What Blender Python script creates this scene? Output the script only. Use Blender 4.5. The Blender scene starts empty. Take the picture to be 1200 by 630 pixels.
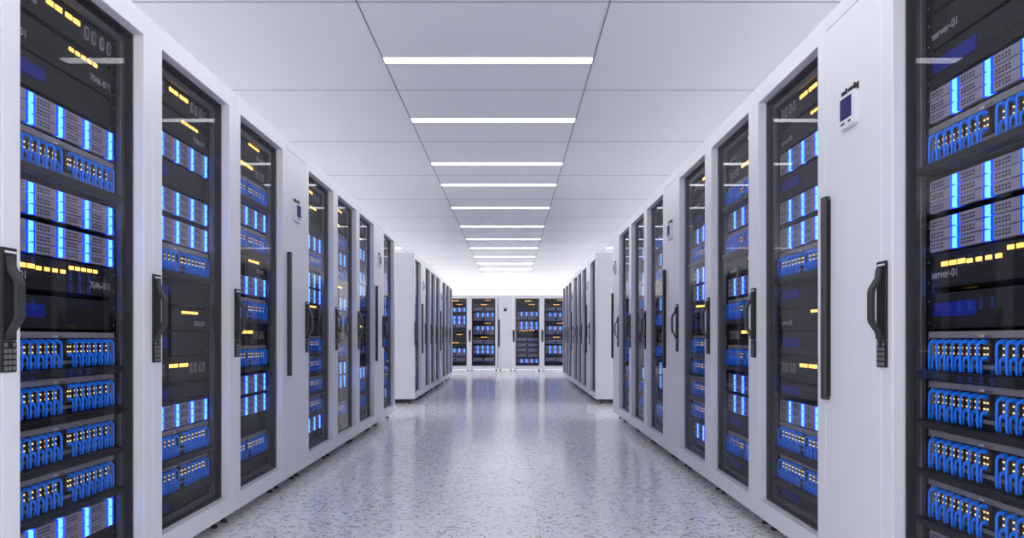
import bpy, math, random
from mathutils import Vector, Matrix
random.seed(7)
SC = bpy.context.scene
COL = SC.collection
PI = math.pi

# ------------------------------------------------------------------ materials
def new_mat(name):
    m = bpy.data.materials.new(name); m.use_nodes = True
    nt = m.node_tree; nt.nodes.clear()
    out = nt.nodes.new('ShaderNodeOutputMaterial')
    return m, nt, out

def pbr(name, col, rough=.5, metal=0., coat=0., noise=.0, nscale=20., spec=.5, bump=0., bscale=200.):
    m, nt, out = new_mat(name)
    b = nt.nodes.new('ShaderNodeBsdfPrincipled')
    b.inputs['Base Color'].default_value = (*col, 1)
    b.inputs['Roughness'].default_value = rough
    b.inputs['Metallic'].default_value = metal
    b.inputs['Specular IOR Level'].default_value = spec
    b.inputs['Coat Weight'].default_value = coat
    b.inputs['Coat Roughness'].default_value = .08
    tc = nt.nodes.new('ShaderNodeTexCoord')
    if noise > 0:
        n = nt.nodes.new('ShaderNodeTexNoise'); n.inputs['Scale'].default_value = nscale
        n.inputs['Detail'].default_value = 4
        mx = nt.nodes.new('ShaderNodeMix'); mx.data_type = 'RGBA'
        mx.inputs['A'].default_value = (*[c * (1 - noise) for c in col], 1)
        mx.inputs['B'].default_value = (*[min(1, c * (1 + noise)) for c in col], 1)
        nt.links.new(tc.outputs['Object'], n.inputs['Vector'])
        nt.links.new(n.outputs['Fac'], mx.inputs['Factor'])
        nt.links.new(mx.outputs['Result'], b.inputs['Base Color'])
    if bump > 0:
        n2 = nt.nodes.new('ShaderNodeTexNoise'); n2.inputs['Scale'].default_value = bscale
        bp = nt.nodes.new('ShaderNodeBump'); bp.inputs['Strength'].default_value = bump
        bp.inputs['Distance'].default_value = .002
        nt.links.new(tc.outputs['Object'], n2.inputs['Vector'])
        nt.links.new(n2.outputs['Fac'], bp.inputs['Height'])
        nt.links.new(bp.outputs['Normal'], b.inputs['Normal'])
    nt.links.new(b.outputs['BSDF'], out.inputs['Surface'])
    return m

def emit(name, col, s):
    m, nt, out = new_mat(name)
    e = nt.nodes.new('ShaderNodeEmission')
    e.inputs['Color'].default_value = (*col, 1); e.inputs['Strength'].default_value = s
    nt.links.new(e.outputs['Emission'], out.inputs['Surface'])
    return m

def glass_mat():
    m, nt, out = new_mat('door_glass')
    g = nt.nodes.new('ShaderNodeNewGeometry')
    dot = nt.nodes.new('ShaderNodeVectorMath'); dot.operation = 'DOT_PRODUCT'
    nt.links.new(g.outputs['Incoming'], dot.inputs[0]); nt.links.new(g.outputs['Normal'], dot.inputs[1])
    def math_(op, a, b=None):
        n = nt.nodes.new('ShaderNodeMath'); n.operation = op
        for i, v in enumerate((a, b)):
            if v is None: continue
            if isinstance(v, (int, float)): n.inputs[i].default_value = v
            else: nt.links.new(v, n.inputs[i])
        return n.outputs[0]
    c = math_('ABSOLUTE', dot.outputs['Value'])
    s = math_('POWER', math_('SUBTRACT', 1.0, c), 5.0)
    f = math_('ADD', math_('MULTIPLY', s, .24), .017)
    tr = nt.nodes.new('ShaderNodeBsdfTransparent'); tr.inputs['Color'].default_value = (.93, .93, .95, 1)
    gl = nt.nodes.new('ShaderNodeBsdfGlossy'); gl.inputs['Roughness'].default_value = 0.0
    gl.inputs['Color'].default_value = (.95, .95, 1, 1)
    mx = nt.nodes.new('ShaderNodeMixShader')
    nt.links.new(f, mx.inputs[0]); nt.links.new(tr.outputs[0], mx.inputs[1]); nt.links.new(gl.outputs[0], mx.inputs[2])
    nt.links.new(mx.outputs[0], out.inputs['Surface'])
    return m

def floor_mat():
    m, nt, out = new_mat('terrazzo')
    b = nt.nodes.new('ShaderNodeBsdfPrincipled')
    tc = nt.nodes.new('ShaderNodeTexCoord')
    def vor(scale, rnd=1):
        v = nt.nodes.new('ShaderNodeTexVoronoi'); v.inputs['Scale'].default_value = scale
        v.inputs['Randomness'].default_value = rnd
        nt.links.new(wv, v.inputs['Vector']); return v
    # slightly warped coordinates so chips have ragged outlines
    nz = nt.nodes.new('ShaderNodeTexNoise'); nz.inputs['Scale'].default_value = 22; nz.inputs['Detail'].default_value = 3
    nt.links.new(tc.outputs['Object'], nz.inputs['Vector'])
    sc = nt.nodes.new('ShaderNodeVectorMath'); sc.operation = 'SCALE'; sc.inputs['Scale'].default_value = .035
    nt.links.new(nz.outputs['Color'], sc.inputs[0])
    ad = nt.nodes.new('ShaderNodeVectorMath'); ad.operation = 'ADD'
    nt.links.new(tc.outputs['Object'], ad.inputs[0]); nt.links.new(sc.outputs[0], ad.inputs[1])
    wv = ad.outputs[0]
    v1 = vor(40)
    r1 = nt.nodes.new('ShaderNodeValToRGB'); r1.color_ramp.interpolation = 'CONSTANT'
    els = [(0, (.80, .80, .82)), (.22, (.92, .92, .93)), (.45, (.54, .545, .58)), (.58, (.86, .86, .88)),
           (.74, (.93, .93, .94)), (.86, (.50, .505, .54)), (.94, (.76, .76, .80))]
    cr = r1.color_ramp
    cr.elements[0].position = 0; cr.elements[0].color = (*els[0][1], 1)
    cr.elements[1].position = els[1][0]; cr.elements[1].color = (*els[1][1], 1)
    for p, c in els[2:]:
        e = cr.elements.new(p); e.color = (*c, 1)
    sep = nt.nodes.new('ShaderNodeSeparateColor'); nt.links.new(v1.outputs['Color'], sep.inputs[0])
    nt.links.new(sep.outputs[0], r1.inputs[0])
    # matrix between chips
    v2 = vor(80)
    sep2 = nt.nodes.new('ShaderNodeSeparateColor'); nt.links.new(v2.outputs['Color'], sep2.inputs[0])
    r2 = nt.nodes.new('ShaderNodeValToRGB'); r2.color_ramp.interpolation = 'CONSTANT'
    r2.color_ramp.elements[0].position = 0; r2.color_ramp.elements[0].color = (.90, .90, .92, 1)
    r2.color_ramp.elements[1].position = .3; r2.color_ramp.elements[1].color = (.82, .82, .85, 1)
    e = r2.color_ramp.elements.new(.62); e.color = (.90, .90, .92, 1)
    e = r2.color_ramp.elements.new(.92); e.color = (.38, .38, .42, 1)
    nt.links.new(sep2.outputs[1], r2.inputs[0])
    mx = nt.nodes.new('ShaderNodeMix'); mx.data_type = 'RGBA'
    cmp = nt.nodes.new('ShaderNodeMath'); cmp.operation = 'GREATER_THAN'; cmp.inputs[1].default_value = .50
    nt.links.new(sep.outputs[2], cmp.inputs[0])
    nt.links.new(cmp.outputs[0], mx.inputs['Factor'])
    nt.links.new(r1.outputs[0], mx.inputs['A']); nt.links.new(r2.outputs[0], mx.inputs['B'])
    # sparse dark flecks
    v3 = vor(46)
    sep3 = nt.nodes.new('ShaderNodeSeparateColor'); nt.links.new(v3.outputs['Color'], sep3.inputs[0])
    g1 = nt.nodes.new('ShaderNodeMath'); g1.operation = 'GREATER_THAN'; g1.inputs[1].default_value = .90
    nt.links.new(sep3.outputs[0], g1.inputs[0])
    l1 = nt.nodes.new('ShaderNodeMath'); l1.operation = 'LESS_THAN'; l1.inputs[1].default_value = .36
    nt.links.new(v3.outputs['Distance'], l1.inputs[0])
    ml = nt.nodes.new('ShaderNodeMath'); ml.operation = 'MULTIPLY'
    nt.links.new(g1.outputs[0], ml.inputs[0]); nt.links.new(l1.outputs[0], ml.inputs[1])
    mx2 = nt.nodes.new('ShaderNodeMix'); mx2.data_type = 'RGBA'
    nt.links.new(ml.outputs[0], mx2.inputs['Factor'])
    nt.links.new(mx.outputs['Result'], mx2.inputs['A']); mx2.inputs['B'].default_value = (.19, .19, .22, 1)
    # joints every .4875 m across and along
    sx = nt.nodes.new('ShaderNodeSeparateXYZ'); nt.links.new(tc.outputs['Object'], sx.inputs[0])
    def joint(sock, period, off, w):
        a = nt.nodes.new('ShaderNodeMath'); a.operation = 'ADD'; a.inputs[1].default_value = off + 100 * period
        nt.links.new(sock, a.inputs[0])
        md = nt.nodes.new('ShaderNodeMath'); md.operation = 'MODULO'; md.inputs[1].default_value = period
        nt.links.new(a.outputs[0], md.inputs[0])
        l = nt.nodes.new('ShaderNodeMath'); l.operation = 'LESS_THAN'; l.inputs[1].default_value = w
        nt.links.new(md.outputs[0], l.inputs[0]); return l.outputs[0]
    jx = joint(sx.outputs[0], .4875, -.134 + .4875, .003)
    mx3 = nt.nodes.new('ShaderNodeMix'); mx3.data_type = 'RGBA'
    nt.links.new(jx, mx3.inputs['Factor'])
    nt.links.new(mx2.outputs['Result'], mx3.inputs['A']); mx3.inputs['B'].default_value = (.42, .42, .45, 1)
    nt.links.new(mx3.outputs['Result'], b.inputs['Base Color'])
    b.inputs['Roughness'].default_value = .15
    b.inputs['Specular IOR Level'].default_value = .42
    nt.links.new(b.outputs[0], out.inputs['Surface'])
    return m

M = {}
M['white'] = pbr('white_steel', (.665, .668, .715), .34, noise=.01, nscale=6, spec=.5)
M['white2'] = pbr('white_panel', (.675, .678, .72), .4, noise=.01, nscale=6)
M['liner'] = pbr('black_lining', (.005, .005, .006), .6, spec=.2)
M['black'] = pbr('black_steel', (.008, .008, .009), .5, spec=.18)
M['black2'] = pbr('charcoal_steel', (.0125, .0125, .0135), .55, spec=.16)
M['lip'] = pbr('grey_steel_lip', (.18, .172, .182), .45)
M['railm'] = pbr('grey_rail', (.055, .055, .062), .4, metal=.2)
M['tray'] = pbr('silver_tray_blue_cast', (.235, .22, .29), .42, metal=.1, spec=.3)  # violet cast from the blue bars is mixed into the silver
M['dot'] = pbr('vent_black', (.008, .008, .01), .7)
M['blue'] = pbr('blue_cable', (.005, .19, .90), .42, spec=.3)
M['bluep'] = pbr('navy_panel', (.006, .016, .20), .5, spec=.15)
M['port'] = pbr('port_brown', (.055, .028, .010), .5)  # warm glow of the status LEDs is mixed into this brown
M['oval'] = pbr('oval_bay', (.16, .155, .16), .45)
M['handle'] = pbr('black_plastic', (.012, .012, .014), .5, spec=.25)
M['grip'] = pbr('grey_grip', (.032, .032, .036), .45, spec=.35)
M['key'] = pbr('grey_key', (.12, .12, .125), .5)
M['silver'] = pbr('bright_line', (.75, .75, .78), .3, metal=.2)
M['bar'] = pbr('dark_bar', (.045, .045, .05), .45, spec=.3)
M['dev'] = pbr('white_plastic', (.66, .66, .72), .35)
M['screen'] = pbr('navy_screen', (.006, .010, .11), .5, spec=.2)
M['ink'] = pbr('black_ink', (.006, .006, .008), .5)
M['txt'] = pbr('grey_print', (.34, .34, .36), .5)
M['foot'] = pbr('rubber_foot', (.03, .03, .032), .6)
M['ceil'] = pbr('ceiling_panel', (.83, .83, .86), .38, noise=.012, nscale=2, spec=.4)
M['joint'] = pbr('joint_line', (.16, .16, .18), .6)
M['wall'] = pbr('white_wall', (.8, .8, .82), .6)
M['cyan'] = emit('cyan_light', (.22, .82, 1.0), 1.4)
M['bglow'] = emit('blue_halo', (.0, .02, 1.0), 5.0)  # halo around the cyan bars, built as glowing border strips
M['amber'] = emit('amber_light', (1.0, .52, .10), 2.8)
M['led'] = emit('status_led', (1.0, .78, .32), 1.7)
M['strip'] = emit('ceiling_diffuser', (.98, .98, 1.0), 6.5)
M['glow'] = emit('far_glow', (.97, .975, 1.0), 16.0)  # unused glow meant for an invented light behind the end row
M['glass'] = glass_mat()
M['floor'] = floor_mat()

# ------------------------------------------------------------------ mesh helper
class MB:
    def __init__(s): s.v = []; s.f = []; s.mi = []; s.mats = []; s.sm = []
    def mid(s, m):
        if m not in s.mats: s.mats.append(m)
        return s.mats.index(m)
    def face(s, idx, k, sm=False): s.f.append(idx); s.mi.append(k); s.sm.append(sm)
    def box(s, x0, x1, y0, y1, z0, z1, m, bev=0.0):
        k = s.mid(m)
        if x1 < x0: x0, x1 = x1, x0
        if bev <= 0:
            b = len(s.v)
            s.v += [(x, y, z) for z in (z0, z1) for y in (y0, y1) for x in (x0, x1)]
            for q in ((0, 2, 3, 1), (4, 5, 7, 6), (0, 1, 5, 4), (2, 6, 7, 3), (0, 4, 6, 2), (1, 3, 7, 5)):
                s.face([b + i for i in q], k)
            return s
        # bevelled box: 24 vertices
        e = bev; b = len(s.v); V = {}
        def vid(sx, sy, sz, ax):
            key = (sx, sy, sz, ax)
            if key not in V:
                X = (x0, x1)[sx]; Y = (y0, y1)[sy]; Z = (z0, z1)[sz]
                dx = (e, -e)[sx]; dy = (e, -e)[sy]; dz = (e, -e)[sz]
                p = {0: (X, Y + dy, Z + dz), 1: (X + dx, Y, Z + dz), 2: (X + dx, Y + dy, Z)}[ax]
                V[key] = len(s.v); s.v.append(p)
            return V[key]
        for sx in (0, 1):
            q = [vid(sx, 0, 0, 0), vid(sx, 1, 0, 0), vid(sx, 1, 1, 0), vid(sx, 0, 1, 0)]
            s.face(q if sx else q[::-1], k)
        for sy in (0, 1):
            q = [vid(0, sy, 0, 1), vid(1, sy, 0, 1), vid(1, sy, 1, 1), vid(0, sy, 1, 1)]
            s.face(q[::-1] if sy else q, k)
        for sz in (0, 1):
            q = [vid(0, 0, sz, 2), vid(1, 0, sz, 2), vid(1, 1, sz, 2), vid(0, 1, sz, 2)]
            s.face(q if sz else q[::-1], k)
        for sx in (0, 1):
            for sy in (0, 1):
                q = [vid(sx, sy, 0, 0), vid(sx, sy, 0, 1), vid(sx, sy, 1, 1), vid(sx, sy, 1, 0)]
                s.face(q if sx != sy else q[::-1], k)
        for sx in (0, 1):
            for sz in (0, 1):
                q = [vid(sx, 0, sz, 0), vid(sx, 1, sz, 0), vid(sx, 1, sz, 2), vid(sx, 0, sz, 2)]
                s.face(q if sx == sz else q[::-1], k)
        for sy in (0, 1):
            for sz in (0, 1):
                q = [vid(0, sy, sz, 1), vid(1, sy, sz, 1), vid(1, sy, sz, 2), vid(0, sy, sz, 2)]
                s.face(q if sy != sz else q[::-1], k)
        for sx in (0, 1):
            for sy in (0, 1):
                for sz in (0, 1):
                    q = [vid(sx, sy, sz, 0), vid(sx, sy, sz, 1), vid(sx, sy, sz, 2)]
                    s.face(q if (sx + sy + sz) % 2 else q[::-1], k)
        return s
    def ring(s, x0, x1, z0, z1, wx, wz, y0, y1, m, bev=.002):
        """rectangular frame in the XZ plane, front at y0"""
        k = s.mid(m)
        def loop(dx, dz, y): return [(x0 + dx, y, z0 + dz), (x1 - dx, y, z0 + dz), (x1 - dx, y, z1 - dz), (x0 + dx, y, z1 - dz)]
        L = [loop(0, 0, y1), loop(0, 0, y0 + bev), loop(bev, bev, y0), loop(wx - bev, wz - bev, y0), loop(wx, wz, y0 + bev), loop(wx, wz, y1)]
        b = len(s.v)
        for l in L: s.v += l
        n = len(L)
        for i in range(n):
            j = (i + 1) % n
            for c in range(4):
                d = (c + 1) % 4
                s.face([b + i * 4 + c, b + i * 4 + d, b + j * 4 + d, b + j * 4 + c], k)
        return s
    def tube(s, pts, rad, m, seg=8, cap=True):
        k = s.mid(m); pts = [Vector(p) for p in pts]; n = len(pts)
        if not isinstance(rad, (list, tuple)): rad = [rad] * n
        b = len(s.v); up = None
        for i, p in enumerate(pts):
            t = (pts[min(i + 1, n - 1)] - pts[max(i - 1, 0)]).normalized()
            if up is None:
                up = Vector((1, 0, 0)) if abs(t.x) < .9 else Vector((0, 0, 1))
            a = t.cross(up).normalized(); c = t.cross(a).normalized(); up = -c if (-c).dot(up) > 0 else c
            for q in range(seg):
                w = 2 * PI * q / seg
                o = a * math.cos(w) * rad[i] + c * math.sin(w) * rad[i]
                s.v.append(tuple(p + o))
        for i in range(n - 1):
            for q in range(seg):
                r = (q + 1) % seg
                s.face([b + i * seg + q, b + i * seg + r, b + (i + 1) * seg + r, b + (i + 1) * seg + q], k, True)
        if cap:
            s.face([b + q for q in range(seg)][::-1], k); s.face([b + (n - 1) * seg + q for q in range(seg)], k)
        return s
    def prism(s, poly, axis, a0, a1, m):
        """extrude polygon; axis 'y': poly in (x,z); axis 'x': poly in (y,z); axis 'z': poly in (x,y)"""
        k = s.mid(m); b = len(s.v); n = len(poly)
        for a in (a0, a1):
            for p, q in poly:
                s.v.append({'y': (p, a, q), 'x': (a, p, q), 'z': (p, q, a)}[axis])
        s.face([b + i for i in range(n)], k); s.face([b + n + i for i in range(n)][::-1], k)
        for i in range(n):
            j = (i + 1) % n
            s.face([b + i, b + n + i, b + n + j, b + j], k)
        return s
    def mesh(s, name):
        me = bpy.data.meshes.new(name); me.from_pydata(s.v, [], s.f)
        for m in s.mats: me.materials.append(m)
        me.polygons.foreach_set('material_index', s.mi)
        me.polygons.foreach_set('use_smooth', s.sm)
        me.update()
        import bmesh
        bm = bmesh.new(); bm.from_mesh(me); bmesh.ops.recalc_face_normals(bm, faces=bm.faces); bm.to_mesh(me); bm.free()
        return me
    def build(s, name, parent=None, loc=(0, 0, 0)):
        o = bpy.data.objects.new(name, s.mesh(name)); COL.objects.link(o)
        o.location = loc
        if parent is not None: o.parent = parent
        return o

MESH = {}
def cached(key, fn):
    if key not in MESH: MESH[key] = fn().mesh(key)
    return MESH[key]
def put(name, me, parent=None, loc=(0, 0, 0)):
    o = bpy.data.objects.new(name, me); COL.objects.link(o); o.location = loc
    if parent is not None: o.parent = parent
    return o
def tag(o, label, cat, group=None):
    o['label'] = label; o['category'] = cat
    if group: o['group'] = group
    return o
def thing(name, label, cat, loc=(0, 0, 0), rz=0, group=None):
    o = bpy.data.objects.new(name, None); COL.objects.link(o)
    o.empty_display_size = .1
    o.location = loc; o.rotation_euler = (0, 0, rz)
    return tag(o, label, cat, group)
TREE = {}
def copy_tree(o, parent=None):
    c = o.copy(); COL.objects.link(c)
    if parent is not None: c.parent = parent; c.matrix_parent_inverse = Matrix()
    kids = TREE.get(o.name) or [k for k in o.children]
    for k in kids: copy_tree(k, c)
    return c

def text_mesh(txt, size, m, depth=.0004, bold=False):
    key = 'txt_%s_%s' % (txt, size)
    if key in MESH: return MESH[key]
    cu = bpy.data.curves.new(key, 'FONT'); cu.body = txt; cu.size = size; cu.extrude = depth
    cu.align_x = 'CENTER'; cu.align_y = 'CENTER'
    if bold: cu.offset = size * .035
    ob = bpy.data.objects.new(key, cu); COL.objects.link(ob)
    bpy.context.view_layer.update()
    dg = bpy.context.evaluated_depsgraph_get()
    me = bpy.data.meshes.new_from_object(ob.evaluated_get(dg))
    bpy.data.objects.remove(ob)
    me.transform(Matrix.Rotation(PI / 2, 4, 'X'))
    me.materials.clear(); me.materials.append(m)
    MESH[key] = me
    return me

# ------------------------------------------------------------------ dimensions
W = .819            # cabinet pitch
WS = .41            # narrow solid cabinet
Z0, Z1 = .07, 2.17
XL, XR = -1.39, 1.205
DEP = 1.0
U0 = W / 2
def c(u): return u - U0        # front-plane coordinate -> local x

# ------------------------------------------------------------------ glass-door cabinet
def make_cabinet():
    root = thing('server_cabinet', 'white cabinet', 'server cabinet')
    w = W / 2 - .0007
    b = MB()
    b.box(-w, -w + .012, .0, DEP, Z0, Z1, M['white'], .003)
    b.box(w - .012, w, .0, DEP, Z0, Z1, M['white'], .003)
    b.box(-w + .012, w - .012, .004, DEP, Z1 - .014, Z1 - .001, M['white'])
    b.box(-w + .012, w - .012, .004, DEP, Z0 + .001, Z0 + .014, M['white'])
    b.box(-w + .012, w - .012, DEP - .012, DEP - .001, Z0 + .014, Z1 - .014, M['white'])
    b.build('cabinet_body', root)
    l = MB(); e = .003; x = w - .0125
    l.box(-x, -x + e, .034, DEP - .014, Z0 + .016, Z1 - .016, M['liner'])
    l.box(x - e, x, .034, DEP - .014, Z0 + .016, Z1 - .016, M['liner'])
    l.box(-x, x, .034, DEP - .014, Z1 - .0185, Z1 - .0155, M['liner'])
    l.box(-x, x, .034, DEP - .014, Z0 + .0155, Z0 + .0185, M['liner'])
    l.box(-x, x, DEP - .018, DEP - .0145, Z0 + .0185, Z1 - .0185, M['liner'])
    l.build('inner_lining', root)
    d = MB()
    dw = w - .0125
    d.ring(-w, w, Z0, Z1, .070, .084, -.022, -.0005, M['white'], .0018)
    d.ring(-dw, dw, Z0 + .016, Z1 - .016, .0575, .068, -.0004, .028, M['white'], .0005)
    door = d.build('door_frame', root)
    g = MB().box(-w + .0705, w - .0705, .0145, .0185, Z0 + .0845, Z1 - .0845, M['glass'])
    g.build('glass_pane', door)
    t = MB().ring(-w + .0705, w - .0705, Z0 + .0845, Z1 - .0845, .010, .012, .0188, .024, M['liner'], .0005)
    t.build('glass_border', door)
    # inner equipment frame and mounting rails
    f = MB().ring(c(.078), c(.741), Z0 + .088, Z1 - .100, .026, .024, .048, .064, M['railm'], .002)
    f.build('equipment_frame', root)
    for sx in (-1, 1):
        r = MB()
        xa, xb = sorted((sx * (U0 - .112), sx * (U0 - .078)))
        r.box(xa, xb, .082, .112, Z0 + .0165, Z1 - .0165, M['black'], .002)
        for i in range(30):
            z = .2 + i * .066
            r.box((xa + xb) / 2 - .004, (xa + xb) / 2 + .004, .0817, .083, z, z + .009, M['dot'])
        r.build('mounting_rail', root)
    # slim strip carrying tiny marker lights
    for sx in (-1, 1):
        s_ = MB(); xm = sx * (U0 - .069)
        s_.box(xm - .006, xm + .006, .066, .075, .25, 2.0, M['black2'])
        s_.build('cable_channel', root)
    for sx in (-1, 1):
        for sy in (.12, DEP - .12):
            k = MB()
            k.tube([(0, 0, 0), (0, 0, .012)], [.017, .015], M['foot'], 14)
            k.tube([(0, 0, .012), (0, 0, Z0 + .001)], .009, M['railm'], 10)
            k.build('leveling_foot', root, (sx * (U0 - .06), sy - .06, 0))
    # swing handle with keypad
    hx = c(.016)
    h = MB()
    h.box(hx - .029, hx + .029, -.031, -.0225, .932, 1.187, M['handle'], .002)
    h.box(hx - .021, hx + .024, -.0325, -.0305, 1.172, 1.178, M['silver'])
    hd = h.build('door_handle', root)
    gp = MB()
    # bowed lever standing off the plate
    prof = [(-.031, 1.165), (-.038, 1.165), (-.042, 1.135), (-.063, 1.100), (-.066, 1.087), (-.066, 1.000), (-.062, .987), (-.043, .960), (-.038, .946), (-.038, .936), (-.031, .936),
            (-.031, .947), (-.036, .957), (-.053, .988), (-.056, 1.000), (-.056, 1.083), (-.054, 1.094), (-.036, 1.126)]
    gp.prism(prof, 'x', hx - .020, hx + .012, M['grip'])
    gp.build('grip_lever', hd)
    kp = MB(); kp.box(hx - .029, hx + .029, -.031, -.0225, .844, .9305, M['handle'], .002)
    for r_ in range(5):
        for q in range(3):
            if r_ == 4 and q == 1: continue
            x0 = hx - .023 + q * .0165
            kp.box(x0, x0 + .012, -.0335, -.0305, .849 + r_ * .0162, .849 + r_ * .0162 + .0115, M['key'], .001)
    kp.build('keypad', hd)
    return root

def make_solid():
    root = thing('cooling_cabinet', 'white', 'cooling cabinet')
    w = WS / 2 - .0007
    b = MB(); b.box(-w, w, .0, DEP, Z0, Z1, M['white'], .004)
    b.build('cabinet_body', root)
    p = MB()
    p.box(-w, w, -.022, -.0004, Z1 - .055, Z1, M['white'], .0015)
    p.build('top_trim', root)
    p = MB(); p.box(-w, w, -.022, -.0004, Z0, Z1 - .0575, M['white2'], .0015)
    p.build('front_panel', root)
    for sx in (-1, 1):
        for sy in (.06, DEP - .12):
            k = MB()
            k.tube([(0, 0, 0), (0, 0, .012)], [.017, .015], M['foot'], 14)
            k.tube([(0, 0, .012), (0, 0, Z0 + .001)], .009, M['railm'], 10)
            k.build('leveling_foot', root, (sx * (w - .05), sy, 0))
    h = MB(); x = -w + .024
    h.box(x - .022, x + .018, -.044, -.0225, .706, 1.475, M['bar'], .003)
    h.box(x + .0175, x + .0205, -.036, -.0225, .72, 1.46, M['handle'])
    h.build('pull_bar', root)
    # thermostat-like display
    x = .0; d = MB()
    cz = 1.746; pts = []
    for (px, pz, a0) in ((x + .047, cz + .047, 0), (x - .047, cz + .047, 90), (x - .047, cz - .047, 180), (x + .047, cz - .047, 270)):
        for i in range(5):
            a = math.radians(a0 + i * 22.5); pts.append((px + .014 * math.cos(a), pz + .014 * math.sin(a)))
    d.prism(pts, 'y', -.036, -.0222, M['dev'])
    d.prism([(x + (a - x) * .95, cz + (z - cz) * .95) for a, z in pts], 'y', -.0385, -.036, M['dev'])
    dd = d.build('display_housing', root)
    s_ = MB(); s_.box(x - .047, x + .036, -.0400, -.0386, cz - .028, cz + .048, M['screen']); s_.build('display_screen', dd)
    k = MB()
    for i in range(3): k = MB(); k.box(x - .044 + i * .011, x - .036 + i * .011, -.0400, -.0386, cz - .045, cz - .038, M['bar']); k.build('button', dd)
    for i in range(2): k = MB(); k.box(x + .012 + i * .010, x + .020 + i * .010, -.0400, -.0386, cz - .045, cz - .038, M['bar']); k.build('button', dd)
    t = put('lettering', text_mesh('rack cooling', .030, M['ink'], .0015, True), root, (x - .004, -.0245, cz + .078))
    t.scale = (.86, 1, 1)
    return root

# ------------------------------------------------------------------ equipment (local origin: bottom centre of its front face)
UW0, UW1 = c(.1135), c(.7055)
def body_box(b, h, m, y0=0.0, back=.55, w0=None, w1=None, bev=.002):
    b.box(UW0 if w0 is None else w0, UW1 if w1 is None else w1, y0, back, 0, h, m, bev)
def ears(b, h):
    for s in (-1, 1):
        xa, xb = sorted((s * (U0 - .110), s * (U0 - .082)))
        b.box(xa, xb, .0005, .003, .004, h - .004, M['black'])
        for z in ((.018, h - .022) if h > .06 else (h / 2,)):
            b.tube([((xa + xb) / 2, .001, z), ((xa + xb) / 2, -.002, z)], .0035, M['lip'], 6)
def chassis(kind, h, y0=0.0):
    def f():
        b = MB(); body_box(b, h, M['black2'] if kind != 'drive' else M['black'], y0); ears(b, h); return b
    return f

CW = .1445
def tray_mb(x0=0, z0=0, b=None, bar=True):
    b = b or MB(); h = .0315
    b.box(x0, x0 + .1015, -.012, .0, z0, z0 + h, M['tray'], .0012)
    for r in range(2):
        for q in range(5):
            xx = x0 + .010 + q * .0125
            b.box(xx, xx + .0075, -.0126, -.0115, z0 + .008 + r * .0095, z0 + .0135 + r * .0095, M['dot'])
    return b
def tray_lo(x0, z0, b):
    b.box(x0, x0 + .1015, -.012, .0, z0, z0 + .0315, M['tray'])
    b.box(x0 + .010, x0 + .068, -.0126, -.0115, z0 + .009, z0 + .021, M['dot'])
def bar_mb(x0=0, z0=0, b=None, h=.0315):
    b = b or MB()
    b.box(x0 - .002, x0 + .008, -.0115, .0, z0, z0 + h, M['bglow'])
    b.box(x0 + .008, x0 + .030, -.0130, .0, z0 + .0012, z0 + h - .0012, M['cyan'])
    b.box(x0 + .030, x0 + .0395, -.0115, .0, z0, z0 + h, M['bglow'])
    return b
def amber_row(b, xs, z, w=.0225, h=.012):
    for x in xs: b.box(x, x + w, -.0035, .0005, z, z + h, M['amber'])
AMB_R = [c(.452) + i * .0345 for i in range(5)]
AMB_L = [c(.285) + i * .0405 for i in range(4)]
AMB_S = [c(.165) + g * .040 + i * .0085 for g in range(3) for i in range(4)]
PORTS = [c(.145 + i * .0375) for i in range(7)] + [c(.447 + i * .0375) for i in range(7)]
PZ = .090          # port centre above the unit base
def cable_pts(top):
    if top: a = [(0, .004, .024), (0, -.015, .0265), (0, -.0235, .0235), (0, -.0270, .0155), (0, -.0275, -.02), (0, -.027, -.052), (0, -.025, -.060)]
    else: a = [(0, .004, -.020), (0, -.010, -.0185), (0, -.0160, -.0215), (0, -.0182, -.029), (0, -.0185, -.046), (0, -.017, -.060)]
    return a
def cable_mb(top, x=0, z=0, b=None, seg=8, lat=0):
    b = b or MB(); p = cable_pts(top)
    r = [.0100, .0066, .0042, .0036] + [.0036] * (len(p) - 4)
    n = len(p) - 1
    b.tube([(x + lat * (i / n) ** 1.2, y, z + zz) for i, (_, y, zz) in enumerate(p)], r, M['blue'], seg)
    return b
def port_mb(x=0, z=0, b=None):
    b = b or MB()
    b.box(x - .0155, x + .0155, -.003, .001, z - .030, z + .032, M['port'])
    for sx in (-1, 1):
        for sz in (-1, 1):
            xx = x + sx * .0066; zz = z + sz * .0085
            b.box(xx - .0028, xx + .0028, -.0048, -.0025, zz - .0023, zz + .0023, M['led'])
    return b
def patch_body(bk=.5):
    b = MB()
    body_box(b, .1465, M['black2'], .0, bk)
    b.box(UW0, UW1, -.012, .0, .126, .1465, M['lip'], .002)        # grey top lip
    b.box(UW0, UW1, -.004, .0, .0405, .052, M['lip'], .001)         # grey lower strip behind the cables
    b.box(UW0, UW0 + .016, -.004, .0, .052, .126, M['lip'])
    b.box(UW1 - .016, UW1, -.004, .0, .052, .126, M['lip'])
    b.box(c(.107), c(.711), -.046, .0, .002, .026, M['black'], .003)  # shelf under the cables
    ears(b, .1465)
    for i, (x, w) in enumerate(((.355, .007), (.366, .007), (.380, .016), (.4, .010))):
        b.box(c(x), c(x) + w, -.0124, -.0115, .130, .134, M['silver'] if i < 2 else M['port'])
    return b
OVALS = [c(u) for u in (.135, .178, .228, .271)] + [c(u) for u in (.545, .588, .638, .681)]
AMB_O = [c(u) for u in (.334, .378, .432, .476)]
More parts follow.
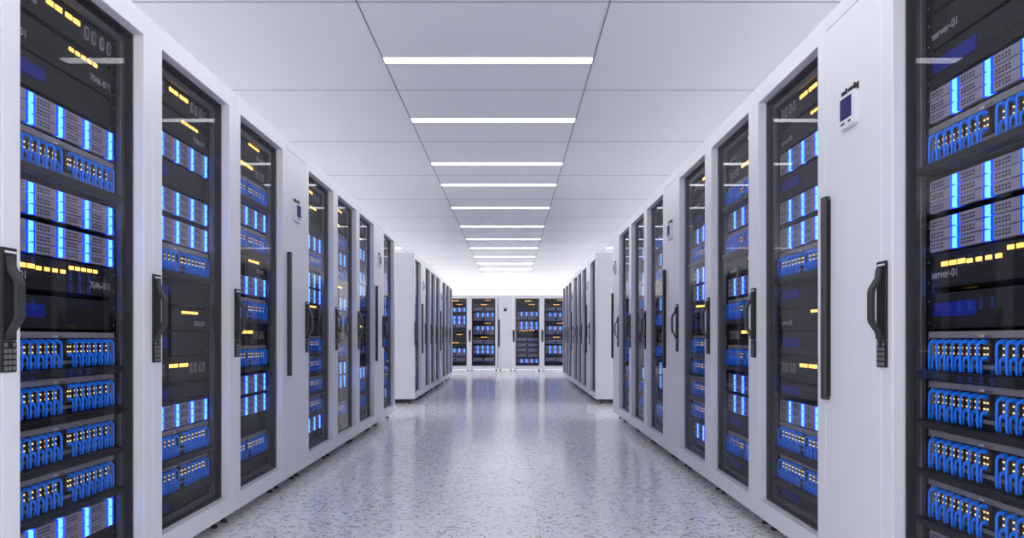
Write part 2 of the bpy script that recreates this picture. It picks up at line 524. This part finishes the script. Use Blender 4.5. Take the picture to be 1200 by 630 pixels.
def oval_mb(x=0, z=0, b=None):
    b = b or MB(); r = .0115; pts = []
    for i in range(7): a = PI * i / 6; pts.append((x + r * math.cos(a), z + .013 + r * math.sin(a)))
    for i in range(7): a = PI + PI * i / 6; pts.append((x + r * math.cos(a), z - .013 + r * math.sin(a)))
    b.prism(pts, 'y', -.006, .0, M['oval'])
    b.prism([(x + (p - x) * .45, z + (q - z) * .62) for p, q in pts], 'y', -.0066, -.0058, M['black2'])
    return b

def make_unit(kind, lod):
    """kind: blade patch oval lamp lampboth panel blank"""
    nm = {'blade': 'drive_array', 'patch': 'patch_panel', 'oval': 'network_switch', 'lamp': 'rack_server', 'lampboth': 'rack_server', 'panel': 'storage_server', 'blank': 'storage_server'}[kind]
    H = {'blade': .104, 'patch': .1465, 'oval': .112, 'lamp': .104, 'lampboth': .104, 'panel': .106, 'blank': .06}[kind]
    root = None
    if lod == 2:
        b = MB()
        if kind == 'blade':
            chassis('drive', H)().v
            b.box(UW0, UW1, 0, .5, 0, H, M['black'])
            for r in range(3):
                for q in range(4): tray_lo(UW0 + .008 + q * CW, .002 + r * .0337, b)
            for q in range(4): 
                for r in range(3): bar_mb(UW0 + .008 + q * CW + .104, .002 + r * .0337, b)
        elif kind == 'patch':
            b = patch_body()
            for x in PORTS:
                port_mb(x, PZ, b)
                cable_mb(True, x, PZ, b, 4); cable_mb(False, x, PZ, b, 4)
        elif kind == 'oval':
            b.box(UW0, UW1, 0, .5, 0, H, M['black2'])
            for x in OVALS: oval_mb(x, H / 2, b)
            amber_row(b, AMB_O, H / 2 + .008, .034, .016)
        elif kind in ('lamp', 'lampboth'):
            b.box(UW0, UW1, 0, .5, 0, H, M['black2'])
            amber_row(b, AMB_R, .078)
            if kind == 'lampboth': amber_row(b, AMB_L, .062); amber_row(b, AMB_S, .066, .0045, .013)
        else:
            b.box(UW0, UW1, 0, .5, 0, H, M['black2'])
            b.box(c(.122), c(.325), -.003, .001, *((.036, .078) if kind == 'panel' else (.012, .046)), M['bluep'])
        o = b.build(nm); return o
    root = thing(nm, 'x', 'x')
    def ch(name, key, fn, loc=(0, 0, 0), parent=root): return put(name, cached(key, fn), parent, loc)
    if kind == 'blade':
        ch('chassis', 'ch_drive', chassis('drive', H))
        for r in range(3):
            for q in range(4):
                t = ch('drive_tray', 'tray', tray_mb, (UW0 + .008 + q * CW, 0, .002 + r * .0337))
                ch('light_bar', 'light_bar', bar_mb, (.104, 0, 0), t)
    elif kind == 'patch':
        ch('chassis', 'ch_patch', patch_body)
        for x in PORTS:
            ch('port', 'port', port_mb, (x, 0, PZ))
        if lod == 0:
            for i, x in enumerate(PORTS):
                v = (i * 7) % 3
                a = ch('patch_cable', 'cable_top%d' % v, lambda v=v: cable_mb(True, lat=(v - 1) * .0010), (x, 0, PZ)); a['label'] = 'bright blue patch cable'
                v = (i * 5 + 1) % 3
                a = ch('patch_cable', 'cable_low%d' % v, lambda v=v: cable_mb(False, lat=(v - 1) * .0010), (x, 0, PZ)); a['label'] = 'bright blue patch cable'
        else:
            for i, x in enumerate(PORTS):
                ch('patch_cable', 'cable_top_s', lambda: cable_mb(True, seg=5), (x, 0, PZ))
                ch('patch_cable', 'cable_low_s', lambda: cable_mb(False, seg=5), (x, 0, PZ))
    elif kind == 'oval':
        ch('chassis', 'ch_oval', chassis('s', H))
        for x in OVALS: ch('oval_bay', 'oval_bay', oval_mb, (x, 0, H / 2))
        for x in AMB_O: ch('indicator_lamp', 'lamp_o', lambda: MB().box(0, .034, -.0035, .0005, 0, .016, M['amber']), (x, 0, H / 2 + .008))
    elif kind in ('lamp', 'lampboth'):
        ch('chassis', 'ch_lamp', chassis('s', H))
        lm = lambda: MB().box(0, .0225, -.0035, .0005, 0, .012, M['amber'])
        for x in AMB_R: ch('indicator_lamp', 'lamp_r', lm, (x, 0, .078))
        if kind == 'lampboth':
            for x in AMB_L: ch('indicator_lamp', 'lamp_r', lm, (x, 0, .061))
            for x in AMB_S: ch('indicator_lamp', 'lamp_s', lambda: MB().box(0, .0045, -.0035, .0005, 0, .014, M['amber']), (x, 0, .063))
        if lod == 0:
            put('lettering', text_mesh('server-01', .034, M['txt']), root, (c(.178), -.0006, .040))
            put('lettering', text_mesh('7046-871', .034, M['txt']), root, (c(.635), -.0006, .034))
    else:
        ch('chassis', 'ch_' + kind, chassis('s', H))
        if kind == 'panel':
            ch('blue_panel', 'blue_panel', lambda: MB().box(c(.122), c(.325), -.003, .0005, .036, .078, M['bluep'], .001))
        else:
            ch('blue_panel', 'blue_panel_s', lambda: MB().box(c(.122), c(.325), -.003, .0005, .012, .046, M['bluep'], .001))
    return root

LOOK = {'blade': ('silver drive array with cyan lights', 'drive array'), 'patch': ('patch panel with blue cables', 'patch panel'),
        'oval': ('black switch with grey oval bays', 'network switch'), 'lamp': ('black server with one amber row', 'server'),
        'lampboth': ('black server with amber light rows', 'server'), 'panel': ('black server with navy panel', 'server'), 'blank': ('slim black server with navy panel', 'server')}
# (kind, reference height) ; blades/lamps by unit bottom, patch by LED centre
RACKS = {
 'A': [('oval', 1.948), ('lamp', 1.829), ('panel', 1.714), ('blade', 1.595), ('patch', 1.529 - .09), ('blade', 1.318), ('blade', 1.200),
       ('lampboth', 1.092), ('panel', .968), ('patch', .812), ('patch', .662), ('patch', .512), ('patch', .362), ('blade', .247), ('blank', .185)],
 'B': [('oval', 1.952), ('lamp', 1.833), ('blade', 1.714), ('panel', 1.602), ('blade', 1.482), ('blade', 1.356), ('patch', 1.199),
       ('panel', 1.086), ('lamp', .972), ('panel', .862), ('oval', .745), ('panel', .655 - .0), ('blade', .545), ('patch', .393), ('patch', .244), ('blank', .180)],
 'C': [('lamp', 1.955), ('oval', 1.838), ('patch', 1.687), ('blade', 1.572), ('patch', 1.408), ('lamp', 1.296), ('blade', 1.184), ('patch', 1.019),
       ('oval', .902), ('patch', .752), ('blade', .628), ('blade', .508), ('panel', .394), ('patch', .243), ('blank', .180)],
}
# keep the stack of B free of overlap
RACKS['B'][11] = ('blank', .668)

ORD = ['top', 'second', 'third', 'fourth', 'fifth', 'sixth', 'seventh', 'eighth', 'ninth', 'tenth', 'eleventh', 'twelfth', 'thirteenth', 'fourteenth', 'fifteenth', 'bottom']
PROTO = {}
def unit(kind, lod):
    key = (kind, lod)
    if key not in PROTO:
        PROTO[key] = make_unit(kind, lod); return PROTO[key]
    return copy_tree(PROTO[key])
CAB = {}
def cabinet(solid):
    if solid not in CAB:
        CAB[solid] = make_solid() if solid else make_cabinet(); return CAB[solid]
    return copy_tree(CAB[solid])

PL = {'L': PI / 2, 'R': -PI / 2, 'F': 0.0}
def place(side, d0, width):
    """world position of the cabinet's front centre on the floor"""
    if side == 'L': return Vector((XL - .022, d0 + width / 2, 0))
    if side == 'R': return Vector((XR + .022, d0 + width / 2, 0))
    return Vector((d0 + width / 2, 20.4, 0))

def build_row(side, start, seq, lods, phrases, group, ugroup):
    d = start; gi = 0
    for i, k in enumerate(seq):
        w = WS if k.startswith('S') else W
        if k == 'G': d += .05; continue
        if k == 'SW': w = WS
        pos = place(side, d, w)
        cb = cabinet(k.startswith('S'))
        cb.location = pos; cb.rotation_euler = (0, 0, PL[side])
        if k.startswith('S'):
            tag(cb, phrases[i], 'cooling cabinet', group)
        else:
            lab, short = phrases[i]
            tag(cb, lab, 'server cabinet', group)
            R = Matrix.Rotation(PL[side], 4, 'Z')
            lod = lods[i]
            for n, (kind, z) in enumerate(RACKS[k]):
                u = unit(kind, lod)
                u.location = pos + R @ Vector((0, .078, z)); u.rotation_euler = (0, 0, PL[side])
                last = n == len(RACKS[k]) - 1
                where = 'top unit' if n == 0 else ('lowest unit' if last else ORD[n] + ' unit')
                lk, cat = LOOK[kind]
                tag(u, '%s, %s in the %s' % (lk, where, short), cat, 'equipment in the %s' % short)
        d += w
    return d

nL = 'near left row'; nR = 'near right row'
build_row('L', 1.946 - WS, ['S', 'A', 'B', 'C', 'S', 'A', 'C', 'B', 'S', 'A'], [0, 0, 0, 0, 0, 1, 1, 1, 1, 1],
    ['white solid cabinet cut off by the left edge of the picture',
     ('white glass-door cabinet nearest the camera on the left side', 'nearest left cabinet'),
     ('second white glass-door cabinet of the near left row', 'second left cabinet'),
     ('third white glass-door cabinet of the near left row, before the first solid panel', 'third left cabinet'),
     'white solid cabinet with display between third and fourth near left glass cabinets',
     ('fourth white glass-door cabinet of the near left row, just past its solid cabinet', 'fourth left cabinet'),
     ('fifth white glass-door cabinet of the near left row', 'fifth left cabinet'),
     ('sixth white glass-door cabinet of the near left row, before the last solid panel', 'sixth left cabinet'),
     'white solid cabinet with display beside the last glass cabinet of near left row',
     ('last white glass-door cabinet ending the near left row', 'last near-left cabinet')],
    'cabinets of the near left row', nL)
build_row('R', 1.505, ['A', 'S', 'B', 'C', 'A', 'S', 'C', 'B', 'A', 'S'], [0, 0, 0, 0, 0, 0, 1, 1, 1, 1],
    [('white glass-door cabinet nearest the camera on the right side', 'nearest right cabinet'),
     'large white solid cabinet with display next to the nearest right glass cabinet',
     ('second white glass-door cabinet of the near right row, just past the large solid one', 'second right cabinet'),
     ('third white glass-door cabinet of the near right row', 'third right cabinet'),
     ('fourth white glass-door cabinet of the near right row, before the middle solid panel', 'fourth right cabinet'),
     'white solid cabinet with display in the middle of the near right row',
     ('fifth white glass-door cabinet of the near right row, past its middle solid panel', 'fifth right cabinet'),
     ('sixth white glass-door cabinet of the near right row', 'sixth right cabinet'),
     ('seventh white glass-door cabinet of the near right row, beside its end panel', 'seventh right cabinet'),
     'white solid cabinet with display ending the near right row'],
    'cabinets of the near right row', nR)
def far_phr(side):
    s = 'far %s row' % side
    t = 'far-%s' % side
    return [('white glass-door cabinet with exposed side at the front of the %s' % s, 'front %s cabinet' % t),
            'white solid cabinet with display near the front of the %s' % s,
            ('second white glass-door cabinet of the %s' % s, 'second %s cabinet' % t),
            ('third white glass-door cabinet of the %s' % s, 'third %s cabinet' % t),
            ('fourth white glass-door cabinet of the %s' % s, 'fourth %s cabinet' % t),
            'white solid cabinet at the middle of the %s, past the fourth glass cabinet' % s,
            ('fifth white glass-door cabinet of the %s' % s, 'fifth %s cabinet' % t),
            ('sixth white glass-door cabinet of the %s' % s, 'sixth %s cabinet' % t),
            ('last white glass-door cabinet at the back of the %s' % s, 'last %s cabinet' % t)]
build_row('L', 10.2, ['A', 'S', 'C', 'B', 'A', 'S', 'B', 'C', 'A'], [2] * 9, far_phr('left'), 'cabinets of the far left row', '')
build_row('R', 10.2, ['A', 'S', 'C', 'B', 'A', 'S', 'B', 'C', 'A'], [2] * 9, far_phr('right'), 'cabinets of the far right row', '')
d = build_row('F', -1.213 - W, ['B', 'C'], [1, 1],
    [('leftmost white glass-door cabinet of the end row, half hidden by far left row', 'leftmost end-row cabinet'),
     ('white glass-door cabinet of the end row, left of its solid cabinet', 'end-row cabinet left of centre')],
    'cabinets of the end row', '')
build_row('F', .045, ['A', 'C'], [1, 1],
    [('white glass-door cabinet of the end row, right of its solid cabinet', 'end-row cabinet right of centre'),
     ('rightmost white glass-door cabinet of the end row, half hidden by far right row', 'rightmost end-row cabinet')],
    'cabinets of the end row', '')
build_row('F', -.394 + .014, ['S'], [1], ['white solid cabinet with display facing the camera at the centre of the end row'], 'cabinets of the end row', '')

# ------------------------------------------------------------------ room
RX0, RX1, RY0, RY1, RZ = -6.4, 6.4, -3.2, 27.0, .937 + 2.16
def struct(o): o['kind'] = 'structure'; return o
struct(MB().box(RX0 - .1, RX1 + .1, RY0 - .1, RY1 + .1, -.1, 0, M['floor']).build('floor'))
struct(MB().box(RX0 - .1, RX1 + .1, RY0 - .1, RY1 + .1, RZ, RZ + .1, M['ceil']).build('ceiling'))
WH = 2.22      # side walls end below an open band, invented to let world light in
struct(MB().box(RX0 - .1, RX0, RY0 - .1, RY1 + .1, 0, WH, M['wall']).build('wall_left'))
struct(MB().box(RX1, RX1 + .1, RY0 - .1, RY1 + .1, 0, WH, M['wall']).build('wall_right'))
struct(MB().box(RX0, RX1, RY0 - .1, RY0, 0, 1.2, M['wall']).build('wall_rear'))
struct(MB().box(RX0, RX1, RY1, RY1 + .1, 0, 2.1, M['wall']).build('wall_back'))  # unseen low wall, added to block world brightness under the end cabinets
# ceiling joint lines (recess-coloured strips)
XJ = -.4600 * 2.16; TW = .7525 * 2.16
n = 0
j = MB()
for i in range(-3, 5):
    x = XJ + i * TW
    if RX0 < x < RX1: j.box(x - .004, x + .004, RY0, RY1, RZ - .0012, RZ + .001, M['joint'])
struct(j.build('trim_1'))
j = MB(); y = 4.576 - 1.618 * 4
while y < RY1 - .3:
    if y > RY0: j.box(RX0, RX1, y - .0035, y + .0035, RZ - .0012, RZ + .001, M['joint'])
    y += 1.618
struct(j.build('trim_2'))

# ------------------------------------------------------------------ lights
def fixture_mb(L, wd):
    b = MB(); b.box(-L / 2, L / 2, -wd / 2 - .006, wd / 2 + .006, -.002, .0, M['dev']); return b
LY = [2.2, 3.9, 5.535, 7.05, 8.81, 10.02, 11.77, 13.73, 15.48, 17.0, 18.8, 20.5, 22.2, 24.0, 25.6]
ORDL = ['first', 'second', 'third', 'fourth', 'fifth', 'sixth', 'seventh', 'eighth', 'ninth', 'tenth', 'eleventh', 'twelfth', 'thirteenth', 'fourteenth']
def light(x, y, L, label, group):
    t = thing('ceiling_light', label, 'ceiling light', (x, y, RZ), 0, group)
    put('light_housing', cached('lh%.2f' % L, lambda: fixture_mb(L, .105)), t)
    put('light_diffuser', cached('ld%.2f' % L, lambda: MB().box(-L / 2 + .002, L / 2 - .002, -.052, .052, -.0045, -.002, M['strip'])), t)
vis = 0
for y in LY:
    if y < 4.6: lab = 'linear ceiling light over the aisle beside the camera, out of the picture'
    else: lab = '%s linear ceiling light along the centre aisle, counting from the camera' % ORDL[vis]; vis += 1
    light(XJ + TW / 2, y, TW - .01, lab, 'linear ceiling lights over the centre aisle')
for side, x in (('left', XJ - 1.5 * TW), ('right', XJ + 2.5 * TW)):
    for y in LY:
        seen = abs(y - 17.0) < .1
        if not seen: continue
        lab = ('linear ceiling light peeking over the gap beyond the near %s row' % side) if seen else 'linear ceiling light hidden above the cabinets on the %s side' % side
        light(x, y, TW - .01, lab, 'linear ceiling lights over the %s side aisle' % side)
# ------------------------------------------------------------------ world, camera, view
WORLD_SIDE, WORLD_END = 10.5, 1.3
wd = bpy.data.worlds.new('World'); SC.world = wd; wd.use_nodes = True
wd.node_tree.nodes['Background'].inputs[0].default_value = (.88, .88, .90, 1)
# made-up daylight fill: strongest from the two long sides (x), softer from the ends of the hall
_nt = wd.node_tree; _tc = _nt.nodes.new('ShaderNodeTexCoord'); _sx = _nt.nodes.new('ShaderNodeSeparateXYZ')
_nt.links.new(_tc.outputs['Generated'], _sx.inputs[0])
def _m(op, a, b):
    n_ = _nt.nodes.new('ShaderNodeMath'); n_.operation = op
    for i_, v_ in enumerate((a, b)):
        if isinstance(v_, (int, float)): n_.inputs[i_].default_value = v_
        else: _nt.links.new(v_, n_.inputs[i_])
    return n_.outputs[0]
_st = _m('ADD', _m('MULTIPLY', _m('POWER', _m('ABSOLUTE', _sx.outputs[0], 0), 1.5), WORLD_SIDE), WORLD_END)
_nt.links.new(_st, _nt.nodes['Background'].inputs[1])
cam = bpy.data.cameras.new('camera'); co = bpy.data.objects.new('camera', cam); COL.objects.link(co)
co.location = (0, 0, .937); co.rotation_euler = (PI / 2, 0, 0)
cam.sensor_width = 36; cam.lens = 835 / 1200 * 36
cam.shift_x = .5 / 1200; cam.shift_y = 81.5 / 1200
cam.clip_start = .05
SC.camera = co
vs = SC.view_settings
vs.view_transform = 'Standard'; vs.look = 'None'; vs.gamma = 1; vs.exposure = 0; vs.use_curve_mapping = False
cy = SC.cycles
cy.max_bounces = 10; cy.diffuse_bounces = 5; cy.glossy_bounces = 5; cy.transparent_max_bounces = 16
cy.use_denoising = True
cy.sample_clamp_indirect = 8
